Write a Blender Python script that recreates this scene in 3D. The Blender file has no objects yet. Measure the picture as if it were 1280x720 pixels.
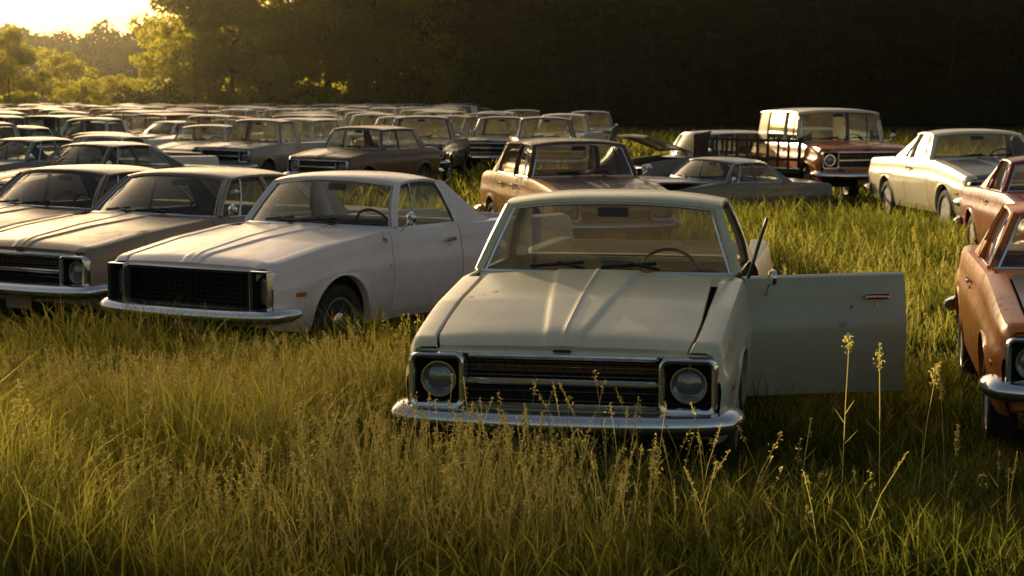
import bpy, math, random
import numpy as np
from mathutils import Vector, Matrix
random.seed(7); rng=np.random.default_rng(7)
scene=bpy.context.scene
COL=scene.collection
def gz(x,y):
    t=min(1,max(0,(y-34)/80.0)); return 0.10*t*t*(3-2*t)
# ---------------------------------------------------------------- materials
def newmat(name):
    m=bpy.data.materials.new(name); m.use_nodes=True; nt=m.node_tree
    for n in list(nt.nodes): nt.nodes.remove(n)
    return m,nt,nt.nodes,nt.links
def N(nt,t,**k):
    n=nt.nodes.new(t)
    for a,b in k.items(): setattr(n,a,b)
    return n
def ramp(nt,src,p0,p1,c0=(0,0,0,1),c1=(1,1,1,1)):
    r=N(nt,'ShaderNodeValToRGB'); e=r.color_ramp.elements
    e[0].position=p0;e[0].color=c0;e[1].position=p1;e[1].color=c1
    nt.links.new(src,r.inputs[0]); return r.outputs[0]
def mixc(nt,f,a,b,bt='MIX'):
    m=N(nt,'ShaderNodeMix',data_type='RGBA',blend_type=bt)
    for sock,val in ((m.inputs[0],f),(m.inputs[6],a),(m.inputs[7],b)):
        if hasattr(val,'links'): nt.links.new(val,sock)
        elif isinstance(val,(int,float)): sock.default_value=val
        else: sock.default_value=val if len(val)==4 else (*val,1)
    return m.outputs[2]
def math_(nt,op,a,b=0.0,clamp=False):
    m=N(nt,'ShaderNodeMath',operation=op,use_clamp=clamp)
    for s,v in ((m.inputs[0],a),(m.inputs[1],b)):
        if hasattr(v,'links'): nt.links.new(v,s)
        else: s.default_value=v
    return m.outputs[0]
def noise(nt,vec,scale,detail=4,rough=.6):
    n=N(nt,'ShaderNodeTexNoise'); n.inputs['Scale'].default_value=scale
    n.inputs['Detail'].default_value=detail; n.inputs['Roughness'].default_value=rough
    nt.links.new(vec,n.inputs['Vector']); return n.outputs[0]

def mat_paint():
    m,nt,nd,lk=newmat('car_paint')
    out=N(nt,'ShaderNodeOutputMaterial'); p=N(nt,'ShaderNodeBsdfPrincipled')
    oi=N(nt,'ShaderNodeObjectInfo'); geo=N(nt,'ShaderNodeNewGeometry')
    pos=geo.outputs['Position']
    n1=noise(nt,pos,2.2,5); n2=noise(nt,pos,9,6,.7); n3=noise(nt,pos,60,3,.7)
    c=mixc(nt,ramp(nt,n1,.35,.7),oi.outputs['Color'],mixc(nt,.18,oi.outputs['Color'],(.24,.20,.13)))
    c=mixc(nt,math_(nt,'MULTIPLY',ramp(nt,n3,.58,.75),.40),c,(.10,.075,.05))
    s=math_(nt,'ADD',math_(nt,'MULTIPLY',n1,.55),math_(nt,'MULTIPLY',n2,.45))
    thr=math_(nt,'SUBTRACT',.66,math_(nt,'MULTIPLY',oi.outputs['Alpha'],.28))
    rm=math_(nt,'MULTIPLY',math_(nt,'SUBTRACT',s,thr),22,True)
    rustc=mixc(nt,n2,(.09,.03,.012),(.22,.085,.03))
    c=mixc(nt,rm,c,rustc)
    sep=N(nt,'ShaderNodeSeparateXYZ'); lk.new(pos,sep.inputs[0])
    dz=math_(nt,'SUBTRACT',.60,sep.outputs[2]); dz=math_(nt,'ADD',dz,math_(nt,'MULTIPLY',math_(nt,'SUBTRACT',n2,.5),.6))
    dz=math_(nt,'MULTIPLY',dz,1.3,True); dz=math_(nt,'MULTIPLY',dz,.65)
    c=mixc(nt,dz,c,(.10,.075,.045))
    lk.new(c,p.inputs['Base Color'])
    r=math_(nt,'ADD',math_(nt,'MULTIPLY',n2,.35),.16); r=math_(nt,'ADD',r,math_(nt,'MULTIPLY',rm,.4),True)
    lk.new(r,p.inputs['Roughness'])
    p.inputs['Coat Weight'].default_value=.30; p.inputs['Coat Roughness'].default_value=.14
    b=N(nt,'ShaderNodeBump'); b.inputs['Strength'].default_value=.12; b.inputs['Distance'].default_value=.02
    lk.new(noise(nt,pos,5,3),b.inputs['Height']); lk.new(b.outputs[0],p.inputs['Normal'])
    lk.new(p.outputs[0],out.inputs[0]); return m
def mat_simple(name,col,rough=.6,metal=0,var=.4,scale=8,col2=None,spec=.5):
    m,nt,nd,lk=newmat(name)
    out=N(nt,'ShaderNodeOutputMaterial'); p=N(nt,'ShaderNodeBsdfPrincipled')
    geo=N(nt,'ShaderNodeTexCoord'); n=noise(nt,geo.outputs['Object'],scale,5,.65)
    c2=col2 or tuple(x*.5 for x in col)
    lk.new(mixc(nt,math_(nt,'MULTIPLY',ramp(nt,n,.42,.75),var*2,True),col,c2),p.inputs['Base Color'])
    lk.new(math_(nt,'ADD',math_(nt,'MULTIPLY',n,.2),rough-.10),p.inputs['Roughness'])
    p.inputs['Metallic'].default_value=metal
    p.inputs['Specular IOR Level'].default_value=spec
    lk.new(p.outputs[0],out.inputs[0]); return m
def mat_glass(name,d0,d1):
    m,nt,nd,lk=newmat(name)
    out=N(nt,'ShaderNodeOutputMaterial')
    tr=N(nt,'ShaderNodeBsdfTransparent'); tr.inputs[0].default_value=(.70,.74,.70,1)
    gl=N(nt,'ShaderNodeBsdfGlossy'); gl.inputs['Roughness'].default_value=.05; gl.inputs[0].default_value=(.9,.9,.9,1)
    fr=N(nt,'ShaderNodeFresnel'); fr.inputs[0].default_value=1.6
    m1=N(nt,'ShaderNodeMixShader'); lk.new(fr.outputs[0],m1.inputs[0]); lk.new(tr.outputs[0],m1.inputs[1]); lk.new(gl.outputs[0],m1.inputs[2])
    d=N(nt,'ShaderNodeBsdfDiffuse'); d.inputs[0].default_value=(.28,.23,.15,1)
    t=N(nt,'ShaderNodeBsdfTranslucent'); t.inputs[0].default_value=(.50,.38,.20,1)
    dd=N(nt,'ShaderNodeMixShader'); dd.inputs[0].default_value=.5; lk.new(d.outputs[0],dd.inputs[1]); lk.new(t.outputs[0],dd.inputs[2])
    geo=N(nt,'ShaderNodeNewGeometry')
    n=noise(nt,geo.outputs['Position'],3,6,.7)
    f=math_(nt,'ADD',math_(nt,'MULTIPLY',ramp(nt,n,.3,.75),d1),d0)
    m2=N(nt,'ShaderNodeMixShader'); lk.new(f,m2.inputs[0]); lk.new(m1.outputs[0],m2.inputs[1]); lk.new(dd.outputs[0],m2.inputs[2])
    lk.new(m2.outputs[0],out.inputs[0]); return m
def mat_leaf(name,c1,c2,tl,tw=.45,attr=None,scale=.7,t2=None):
    m,nt,nd,lk=newmat(name)
    out=N(nt,'ShaderNodeOutputMaterial')
    d=N(nt,'ShaderNodeBsdfDiffuse'); t=N(nt,'ShaderNodeBsdfTranslucent')
    geo=N(nt,'ShaderNodeNewGeometry')
    n=noise(nt,geo.outputs['Position'],scale,4)
    f=ramp(nt,n,.35,.65)
    if attr:
        a=N(nt,'ShaderNodeAttribute'); a.attribute_name=attr
        f=math_(nt,'ADD',math_(nt,'MULTIPLY',f,.35),math_(nt,'MULTIPLY',a.outputs['Fac'],.65))
    lk.new(mixc(nt,f,c1,c2),d.inputs[0])
    lk.new(mixc(nt,f,tl,t2 or tuple(min(1,x*y) for x,y in zip(tl,(1.5,1.15,.8)))),t.inputs[0])
    mx=N(nt,'ShaderNodeMixShader'); mx.inputs[0].default_value=tw
    lk.new(d.outputs[0],mx.inputs[1]); lk.new(t.outputs[0],mx.inputs[2]); lk.new(mx.outputs[0],out.inputs[0]); return m
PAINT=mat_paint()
CHROME=mat_simple('worn_chrome',(.90,.90,.90),.16,.95,.16,10,(.50,.46,.40))
BLACK=mat_simple('black_trim',(.012,.011,.010),.6)
RUBBER=mat_simple('old_rubber',(.022,.020,.018),.85,col2=(.05,.042,.03))
RIM=mat_simple('rim_metal',(.60,.58,.55),.4,.4,.6,20,(.20,.10,.045))
GLASS=mat_glass('dusty_glass',.08,.18)
GLASSH=mat_glass('grimy_windshield_glass',.20,.20)
SEAT=mat_simple('vinyl_seat',(.030,.022,.016),.9,col2=(.018,.013,.010),spec=.1)
LINING=mat_simple('cabin_lining',(.07,.06,.045),.85)
REDLENS=mat_simple('red_lens',(.30,.02,.01),.3)
AMBER=mat_simple('amber_lens',(.5,.16,.02),.3)
RUSTM=mat_simple('rusty_metal',(.22,.11,.05),.5,.3,.5,9,(.09,.04,.018))
LENS=mat_simple('headlight_lens',(.30,.30,.29),.10,.5,.4,30,(.15,.14,.12))
PLATE=mat_simple('plate_metal',(.30,.22,.12),.5,.2,.4,20)
MATS=[PAINT,CHROME,BLACK,GLASS,LINING,RUSTM,LENS]
# ---------------------------------------------------------------- mesh builder
class MB:
    def __init__(s): s.v=[];s.f=[];s.m=[]
    def grid(s,rows,mat=0,closed=False,skip=None,flip=False):
        b=len(s.v); n=len(rows[0])
        for r in rows: s.v+= [tuple(p) for p in r]
        for i in range(len(rows)-1):
            for j in range(n if closed else n-1):
                if skip and skip(i,j): continue
                k=(j+1)%n
                q=(b+i*n+j,b+i*n+k,b+(i+1)*n+k,b+(i+1)*n+j)
                s.f.append(q[::-1] if flip else q); s.m.append(mat)
    def poly(s,pts,mat=0):
        b=len(s.v); s.v+=[tuple(p) for p in pts]; s.f.append(tuple(range(b,b+len(pts)))); s.m.append(mat)
    def box(s,c,d,mat=0,bev=0.0,rot=None):
        x,y,z=[k/2 for k in d]; e=min(bev,x*.9,y*.9,z*.9)
        b=len(s.v)
        if e<=0:
            P=[(sx*x,sy*y,sz*z) for sz in(-1,1) for sx,sy in((-1,-1),(1,-1),(1,1),(-1,1))]
            F=[(0,3,2,1),(4,5,6,7),(0,1,5,4),(1,2,6,5),(2,3,7,6),(3,0,4,7)]
        else:
            def ring(zx,ins):
                X=x-ins;Y=y-ins
                return [(-X+e,-Y,zx),(X-e,-Y,zx),(X,-Y+e,zx),(X,Y-e,zx),(X-e,Y,zx),(-X+e,Y,zx),(-X,Y-e,zx),(-X,-Y+e,zx)]
            P=ring(-z,e*.9)+ring(-z+e,0)+ring(z-e,0)+ring(z,e*.9)
            F=[tuple(range(7,-1,-1)),tuple(range(24,32))]
            for r in range(3):
                for j in range(8):
                    k=(j+1)%8; F.append((r*8+j,r*8+k,(r+1)*8+k,(r+1)*8+j))
        M=rot if rot is not None else Matrix.Identity(3)
        for p in P:
            q=M@Vector(p); s.v.append((q.x+c[0],q.y+c[1],q.z+c[2]))
        for f in F: s.f.append(tuple(i+b for i in f)); s.m.append(mat)
    def tube(s,pts,r,n=8,mat=0,rz=None,cap=True):
        pts=[Vector(p) for p in pts]; rows=[]
        for i,p in enumerate(pts):
            t=(pts[min(i+1,len(pts)-1)]-pts[max(i-1,0)]).normalized()
            up=Vector((0,0,1))
            if abs(t.z)>.95: up=Vector((0,1,0))
            a=t.cross(up).normalized(); b=a.cross(t).normalized()
            rr=r[i] if isinstance(r,(list,tuple)) else r
            r2=rz if rz is not None else rr
            rows.append([p+a*rr*math.cos(2*math.pi*k/n)+b*r2*math.sin(2*math.pi*k/n) for k in range(n)])
        s.grid(rows,mat,closed=True)
        if cap: s.poly(rows[0][::-1],mat); s.poly(rows[-1],mat)
    def lathe(s,prof,c=(0,0,0),n=28,mat=0,axis='x'):
        rows=[]
        for a,r in prof:
            row=[]
            for k in range(n):
                t=2*math.pi*k/n; u,v=r*math.cos(t),r*math.sin(t)
                q=(a,u,v) if axis=='x' else (u,a,v)
                row.append((q[0]+c[0],q[1]+c[1],q[2]+c[2]))
            rows.append(row)
        s.grid(rows,mat,closed=True)
        s.poly(rows[0][::-1],mat); s.poly(rows[-1],mat)
    def rring(s,cx,cz,hx,hz,rad,prof,mat=0,n=6,cap=False):
        rows=[]
        for y,ins in prof:
            X=hx-ins;Z=hz-ins;r=max(.004,rad-ins); row=[]
            for q,(sx,sz) in enumerate(((1,1),(-1,1),(-1,-1),(1,-1))):
                for k in range(n):
                    a=(q+k/(n-1))*math.pi/2
                    row.append((cx+sx*(X-r)+r*math.cos(a),y,cz+sz*(Z-r)+r*math.sin(a)))
            rows.append(row)
        s.grid(rows,mat,closed=True)
        if cap: s.poly(rows[-1],mat)
    def mesh(s,name,mats,ang=35):
        me=bpy.data.meshes.new(name); me.from_pydata(s.v,[],s.f)
        for m in mats: me.materials.append(m)
        me.polygons.foreach_set('material_index',s.m)
        me.polygons.foreach_set('use_smooth',[True]*len(s.f))
        me.update()
        try: me.set_sharp_from_angle(angle=math.radians(ang))
        except Exception as e: print(e)
        return me
def link(name,data,parent=None,loc=(0,0,0),color=None):
    o=bpy.data.objects.new(name,data); COL.objects.link(o); o.location=loc
    if parent: o.parent=parent
    if color: o.color=color
    return o
def wheel_mesh(R,w=.18):
    b=MB(); h=w/2
    b.lathe([(-h*.7,R*.62),(-h*.95,R*.70),(-h,R*.82),(-h*.9,R*.93),(-h*.7,R*.985),(-h*.3,R),(h*.3,R),(h*.7,R*.985),(h*.9,R*.93),(h,R*.82),(h*.95,R*.70),(h*.7,R*.62)],n=36)
    r=MB()
    r.lathe([(h*.1,R*.2),(h*.3,R*.3),(h*.35,R*.5),(h*.2,R*.58),(h*.72,R*.60),(h*.85,R*.645),(h*.80,R*.655),(h*.2,R*.64)],n=32)
    r.lathe([(-h*.8,R*.655),(-h*.85,R*.645),(-h*.72,R*.60),(-h*.2,R*.58),(-h*.35,R*.5),(-h*.3,R*.3),(-h*.1,R*.2)],n=32)
    r.lathe([(h*.3,R*.40),(h*.55,R*.38),(h*.72,R*.24),(h*.78,R*.05)],n=28,mat=1)
    r.lathe([(-h*.78,R*.05),(-h*.72,R*.24),(-h*.55,R*.38),(-h*.3,R*.40)],n=28,mat=1)
    return b.mesh('tyre',[RUBBER],50), r.mesh('rim',[RIM,CHROME],30)
WH={}
BASE=dict(L=4.7,W=1.84,R=.325,yf=.84,yr=3.62,zs=.27,zn=.83,zc=1.01,zb=.99,zt=.94,yc=1.45,yt0=1.94,yt1=3.0,yb1=3.62,yd=3.72,zr=1.45,
  gt=.66,st=2.86,sb=3.22,cb=3.55,ct=3.0,yA=1.56,yB=2.50,yB2=3.20,rear='sedan',tf=.03,tr=.06,bump=.46,grille='bars',hoodlift=0)
UTE=dict(BASE,yt0=1.86,yt1=2.62,yb1=2.86,yd=3.0,st=2.50,sb=2.66,cb=3.15,ct=2.66,yB=2.62,yB2=None,rear='bed',gt=.68,zr=1.54,zc=1.03,zb=1.04,zt=1.04)
SUV=dict(BASE,L=4.05,W=1.82,R=.38,yf=.72,yr=3.1,zs=.42,zn=1.07,zc=1.14,zb=1.15,zt=1.14,yc=1.18,yt0=1.45,yt1=3.86,yb1=3.98,yd=4.0,zr=1.77,gt=.76,st=3.2,sb=3.28,cb=3.97,ct=3.86,
   yA=1.25,yB=2.2,yB2=None,rear='suv',tf=.02,tr=.02,bump=.60)
PICK=dict(BASE,L=5.0,W=1.9,R=.37,yf=.85,yr=3.85,zs=.42,zn=1.06,zc=1.15,zb=1.15,zt=1.13,yc=1.4,yt0=1.74,yt1=2.62,yb1=2.72,yd=2.85,zr=1.80,gt=.70,st=2.5,sb=2.56,cb=2.74,ct=2.64,
   yA=1.5,yB=2.5,yB2=None,rear='bed',tf=.02,tr=.02,bump=.58)
COUPE=dict(BASE,yt1=2.85,yb1=3.35,yd=3.5,st=2.62,sb=2.95,cb=3.4,ct=2.85,yB=2.65,yB2=None)
COMPACT=dict(BASE,L=4.05,W=1.72,zn=.88,zc=1.03,zb=1.05,zt=1.0,yc=1.2,yt0=1.55,yt1=3.1,yb1=3.55,yd=3.7,zr=1.56,st=2.95,sb=3.15,cb=3.5,ct=3.1,gt=.65,yA=1.3,yB=2.2,yB2=2.85,yr=3.25,yf=.75)
T=[0,.10,.26,.44,.58,.68,.72,.84,.94,1.0]
S=[.94,.968,.985,.998,1.005,1.0,.984,.976,.963,.94]
NT=len(T); TC=5
def hw(P,y):
    f=1
    if y<1.0: f-=P['tf']*(1-y/1.0)**2.4
    if y<.14: f-=.030*(1-y/.14)**2
    if y>P['L']-1.2: f-=P['tr']*((y-P['L']+1.2)/1.2)**2.2
    return P['W']/2*f
def belt(P,y):
    z=float(np.interp(y,[0,P['yc']*.5,P['yc'],P['yd'],P['L']],[P['zn'],(P['zn']*.40+P['zc']*.60),P['zc'],P['zb'],P['zt']]))
    if y<.08: z-=.035*(1-y/.08)**2
    if y>P['L']-.08: z-=.03*((y-P['L']+.08)/.08)**2
    return z
def inner(P,y):
    a,b=P['yc']-.05,P['yd']
    if y<=a or y>=b+.08: return .80
    return .875
def section(P,y):
    zb=belt(P,y); z0=P['zs']+ (.05*(1-y/.5)if y<.5 else 0)+(.09*((y-P['L']+.7)/.7) if y>P['L']-.7 else 0)
    h=hw(P,y); Ra=P['R']+.06; za=None
    for yw in (P['yf'],P['yr']):
        d=abs(y-yw)
        if d<Ra+1e-6:
            za=max(z0,P['R']-.0+math.sqrt(max(0,Ra*Ra-d*d))*.98)
    zc=z0+T[TC]*(zb-z0)
    if za and za>zc-.03: za=zc-.03
    pts=[]
    for i,t in enumerate(T):
        z=z0+t*(zb-z0)
        if za and i<TC: z=za+(t/T[TC])*(zc-za)
        tt=(z-z0)/(zb-z0); x=h*float(np.interp(tt,T,S))
        if za and i<2: x+= .012
        pts.append((x,z))
    pts=[(pts[0][0]-.07,pts[0][1]-.002),(pts[0][0]-.012,pts[0][1]-.004)]+pts
    k=inner(P,y)
    pts+=[(h*.905,zb+.012),(h*(k+.012),zb+.014),(h*k,zb+.006),(h*k,zb-.09)]
    return pts
def stations(P,y0,y1,step=.09):
    Ra=P['R']+.06
    ys=list(np.arange(y0,y1,step))+[y0,y1]
    for yw in (P['yf'],P['yr']): ys+= [yw+Ra*math.cos(math.pi*k/20) for k in range(21)]+[yw-Ra-.004,yw+Ra+.004]
    ys+=[.02,.045,.07,.09,.12,P['L']-.08,P['L']-.04,P['yc']-.05,P['yc']-.049,P['yd']+.08,P['yd']+.081]
    for k in ('yA','yB','yB2'):
        if P[k]: ys+=[P[k]-.004,P[k]+.004]
    ys=sorted(round(y,4) for y in ys if y0-1e-6<=y<=y1+1e-6)
    o=[ys[0]]
    for y in ys[1:]:
        if y-o[-1]>.0009: o.append(y)
    return o
def roofpt(P,u,v):
    y=P['yt0']+.10*u*u*(1-v)-(.07*u*u)*v+ (P['yt1']-P['yt0'])*v
    z=P['zr']-.05*abs(u)**2.6-.028*abs(2*v-1)**3
    return (u*P['gt'],y,z)
def gb(P,y): return hw(P,y)*.89
def shield(P,u,v):
    yb=P['yc']+.02+.24*u*u
    bx=u*gb(P,yb); bz=belt(P,yb)+.014+.02*(1-u*u)
    t=roofpt(P,u*.985,0)
    return (bx+(t[0]-bx)*v, yb+(t[1]-yb)*v-.03*math.sin(math.pi*v)*(1-.3*u*u), bz+(t[2]-.022-bz)*v)
def rearpt(P,u,v):
    yb=P['yb1']-(P['yb1']-P['cb'])*u*u if P['rear']=='sedan' else P['yb1']-.05*u*u
    bx=u*gb(P,yb); bz=belt(P,yb)+.016
    if P['rear']=='bed' : bx=u*P['gt']*1.06
    t=roofpt(P,u*.985,1)
    return (bx+(t[0]-bx)*v, yb+(t[1]-yb)*v+.03*math.sin(math.pi*v)*(1-u*u), bz+(t[2]-.012-bz)*v)
def sidept(P,s,yb,yt,v):
    bx=gb(P,yb); tp_v=(yt-P['yt0'])/(P['yt1']-P['yt0'])
    r=roofpt(P,1,min(1,max(0,tp_v)))
    bz=belt(P,yb)+.014
    return (s*(bx+(r[0]-bx)*v+.018*math.sin(math.pi*v)), yb+(yt-yb)*v, bz+(r[2]-.01-bz)*v)
def make_car(name,P,color,label,category,loc,phi,rust=.15,group=None,open_door=False,roofcol=None,scale=1,tilt=0,lowz=0,doorcol=None):
    C=(*color,rust); RC=(*(roofcol or color),rust)
    root=bpy.data.objects.new(name,None); COL.objects.link(root); root.empty_display_size=.3
    root.location=(loc[0],loc[1],gz(*loc)+lowz); root.rotation_euler=(0,tilt,-math.radians(phi)); root.scale=(scale,)*3
    root['label']=label; root['category']=category
    if group: root['group']=group
    L=P['L']; W2=P['W']/2; cabin1=P['yd']
    part=lambda n,mb,mats=MATS,col=C,par=root,ang=32,loc=(0,0,0): link(n,mb.mesh(n,mats,ang),par,loc,col)
    b=MB(); ys=stations(P,0,L)
    secs=[section(P,y) for y in ys]
    r0=3
    cuts=[(P['yA'],P['yB'])]+([(P['yB'],P['yB2'])] if P['yB2'] else [])
    for s in (1,-1):
        rows=[[(s*x,y,z) for x,z in sec] for y,sec in zip(ys,secs)]
        def skip(i,j):
            m=(ys[i]+ys[i+1])/2
            return j>=r0 and any(a-.004<m<c+.004 for a,c in cuts)
        b.grid(rows,0,skip=skip,flip=(s>0))
    def plate(y,yo,zlo,ztop,mat,k=.985):
        sec=section(P,y)[2:2+NT]; pr=[(x*k,z) for x,z in sec]
        zm=pr[-1][1]-ztop
        pts=[]
        for x,z in pr: pts.append((x,yo,min(max(z,zlo),zm)))
        b.poly(pts+[(-x,y_,z) for x,y_,z in pts[::-1]],mat)
    plate(.12,.12,P['zs']+.07,.03,2)
    plate(L-.03,L-.02,P['zs']+.1,.004,0)
    h0=hw(P,.03)*.972
    b.box((0,.045,P['zn']-.420),(2*h0*.96,.05,.15),0,.02)
    b.box((0,.03,P['zn']-.046),(2*h0*.97,.045,.024),0,.01)
    rows=[]
    for v in (0,.5,1):
        row=[]
        for i in range(13):
            u=-1+i/6; p=shield(P,u,0); y0=P['yc']-.075; x0=u*hw(P,y0)*.80
            row.append((x0+(p[0]-x0)*v,y0+(p[1]+.01-y0)*v,belt(P,y0)-.02+(p[2]-belt(P,y0)+.02)*v))
        rows.append(row)
    b.grid(rows,0)
    b.box((0,L/2,P['zs']+.03),(W2*1.2,L-.5,.12),2)
    b.box((0,P['yf'],P['zs']+.2),(W2*1.05,.9,.3),2)  # black block fills the engine bay in place of its shade
    b.box((0,P['yc']+.02,(P['zs']+P['zc'])/2-.03),(W2*1.62,.03,P['zc']-P['zs']-.08),4)
    b.box((0,(P['yc']+cabin1)/2,P['zs']+.02),(W2*1.8,cabin1-P['yc'],.06),4)
    for yw in (P['yf'],P['yr']):
        for s in (1,-1): b.box((s*(W2-.30),yw,P['R']+.16),(.04,.84,.5),2)
    if P['rear']!='bed': b.box((0,cabin1+.0,(P['zs']+P['zb'])/2),(W2*1.6,.03,P['zb']-P['zs']-.1),4)
    part('body',b)
    def lid(n,y0,y1,front):
        m=MB(); rows=[]
        for yy in np.linspace(y0,y1,24):
            row=[]; w=(yy-y0)/(y1-y0); h=hw(P,yy)*.80-.014-(P['hoodlift']*1.5*max(0,w-.30)if front else 0); z=belt(P,yy)+.008+P['hoodlift']*w*(1 if front else 0)
            for i in range(101):
                u=-1+i/50
                cw=.12+.24*w
                cr=.024*(1-abs(u)**3)
                if front: cr+=.014*max(0,min(1,1-(abs(u)-cw)/.03))+.008*max(0,1-abs(u)/.022)
                row.append((u*h,yy,z+cr*min(1,(yy-y0)/.20+.30)))
            row=[(row[0][0],yy,row[0][2]-.035)]+row+[(row[-1][0],yy,row[-1][2]-.035)]
            rows.append(row)
        rows=[[ (p[0],p[1]+.012,p[2]-.035) for p in rows[0]]]+rows+[[ (p[0],p[1]-.004,p[2]-.03) for p in rows[-1]]]
        m.grid(rows,0)
        return part(n,m)
    lid('hood',.012,P['yc']-.085,True)
    if P['rear']=='sedan': lid('trunk_lid',P['yd']+.02,L-.03,False)
    if P['rear']=='bed':
        m=MB(); zf=P['zs']+.28
        y0=P['yd']+.06
        m.box((0,(y0+L)/2,zf),(W2*1.56,L-y0-.06,.03),5)
        m.box((0,y0,(zf+P['zb'])/2+.01),(W2*1.58,.03,P['zb']-zf),0)
        m.box((0,L-.05,(zf+P['zt'])/2),(W2*1.48,.03,P['zt']-zf-.02),0)
        for s in(1,-1): m.box((s*W2*.76,(y0+L)/2,(zf+P['zt'])/2-.02),(.02,L-y0-.12,P['zt']-zf-.08),0)
        m.box((0,P['yb1']+.1,P['zb']+.002),(W2*1.7,max(.05,y0-P['yb1']+.12),.025),0)
        part('cargo_bed',m)
    m=MB(); rows=[]; nv=14
    for i in range(nv+1):
        v=i/nv; row=[]
        for j in range(21):
            row.append(roofpt(P,-1+j/10,v))
        a,c=row[0],row[-1]
        row=[(a[0]-.004,a[1],a[2]-.035),(a[0]-.022,a[1],a[2]-.020),(a[0]-.016,a[1],a[2]-.004)]+row+[(c[0]+.016,c[1],c[2]-.004),(c[0]+.022,c[1],c[2]-.020),(c[0]+.004,c[1],c[2]-.035)]
        rows.append(row)
    rows=[[(p[0]*.99,p[1]-.010,p[2]-.052) for p in rows[0]],[(p[0],p[1]-.024,p[2]-.028) for p in rows[0]],[(p[0],p[1]-.016,p[2]-.008) for p in rows[0]]]+rows+[[(p[0],p[1]+.012,p[2]-.012) for p in rows[-1]],[(p[0]*.99,p[1]-.01,p[2]-.03) for p in rows[-1]]]
    m.grid(rows,0)
    m.grid([[(p[0]*.97,p[1],p[2]-.035) for p in r] for r in rows[3:-3]],4)
    for s in (1,-1):
        m.tube([shield(P,s*1.0,v) for v in (0,.25,.5,.75,1)],.032,8,0)
        m.tube([(q[0]-s*.034,q[1]-.014,q[2]) for q in [shield(P,s*.99,v) for v in (0,.25,.5,.75,1)]],.009,6,1)
        n=5; out=[];inn=[]
        for i in range(n+1):
            v=i/n
            A=sidept(P,s,P['sb'],P['st'],v)
            if P['rear']=='bed' and P['cb']>P['yb1']:
                yb=P['cb']; B=(s*(gb(P,yb)+(P['gt']-gb(P,yb))*v),yb+(P['ct']-yb)*v**.8,belt(P,yb)+.014+(roofpt(P,1,1)[2]-.01-belt(P,yb)-.014)*v)
            else: 
                q=rearpt(P,s,v); B=(q[0],q[1],q[2])
            Mid=tuple((A[k]+B[k])/2 for k in range(3)); Mid=(Mid[0]+s*.012,Mid[1],Mid[2])
            out.append([A,Mid,B]); inn.append([(p[0]-s*.05,p[1],p[2]) for p in (A,Mid,B)])
        m.grid(out,0); m.grid(inn,0)
        m.grid([[o[0],i_[0]] for o,i_ in zip(out,inn)],0); m.grid([[o[2],i_[2]] for o,i_ in zip(out,inn)],0)
        yB=P['yB']
        if P['rear']!='bed': m.tube([sidept(P,s,yB,min(yB-.03,P['yt1']-.1),v) for v in (0,.33,.66,1)],.026,6,0)
        m.tube([sidept(P,s,y,P['yt0']+.2,0) for y in np.linspace(P['yA']+.25,P['sb'],6)],.008,6,1)
        yA0=P['yc']+.28; yT0=P['yt0']+.12
        m.tube([sidept(P,s,P['sb']-.01,P['st']-.01,v) for v in (0,.33,.66,1)],.011,6,1)
        m.tube([sidept(P,s,yA0+(P['sb']-yA0)*t,yT0+(P['st']-yT0)*t,.97) for t in (0,.25,.5,.75,1)],.010,6,1)
        if not (open_door and s==1): m.tube([sidept(P,s,yA0+.27,yT0+.12,v) for v in (0,.5,1)],.008,6,1)
    m.tube([shield(P,-1+i/8,0) for i in range(17)],.013,6,1)
    m.tube([(p[0],p[1]-.010,p[2]-.022) for p in [shield(P,-1+i/8,1) for i in range(17)]],.010,6,1)
    m.tube([rearpt(P,-1+i/8,0) for i in range(17)],.012,6,1)
    part('roof',m,col=RC)
    def glass(n,fn,nu=16,nv=5,mt=GLASS):
        g=MB(); g.grid([[fn(-1+2*i/nu,j/nv) for i in range(nu+1)] for j in range(nv+1)],0); return part(n,g,[mt],None)
    glass('windshield',lambda u,v:(lambda p:(p[0]*.985,p[1]+.004,p[2]))(shield(P,u,v)),mt=GLASSH if open_door else GLASS)
    glass('rear_window',lambda u,v:rearpt(P,u*.95,v),mt=GLASSH if open_door else GLASS)
    yA0=P['yc']+.02+.24; yT0=P['yt0']+.10
    for s in (1,-1):
        if open_door and s==1: continue
        g=MB()
        g.grid([[sidept(P,s,yA0+.02+(P['sb']-yA0-.02)*i/10,yT0+(P['st']-yT0)*i/10,j/4) for i in range(11)] for j in range(5)],0)
        g.v=[(p[0]-s*.012,p[1],p[2]) for p in g.v]
        part('side_window',g,[GLASS],None)
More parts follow.
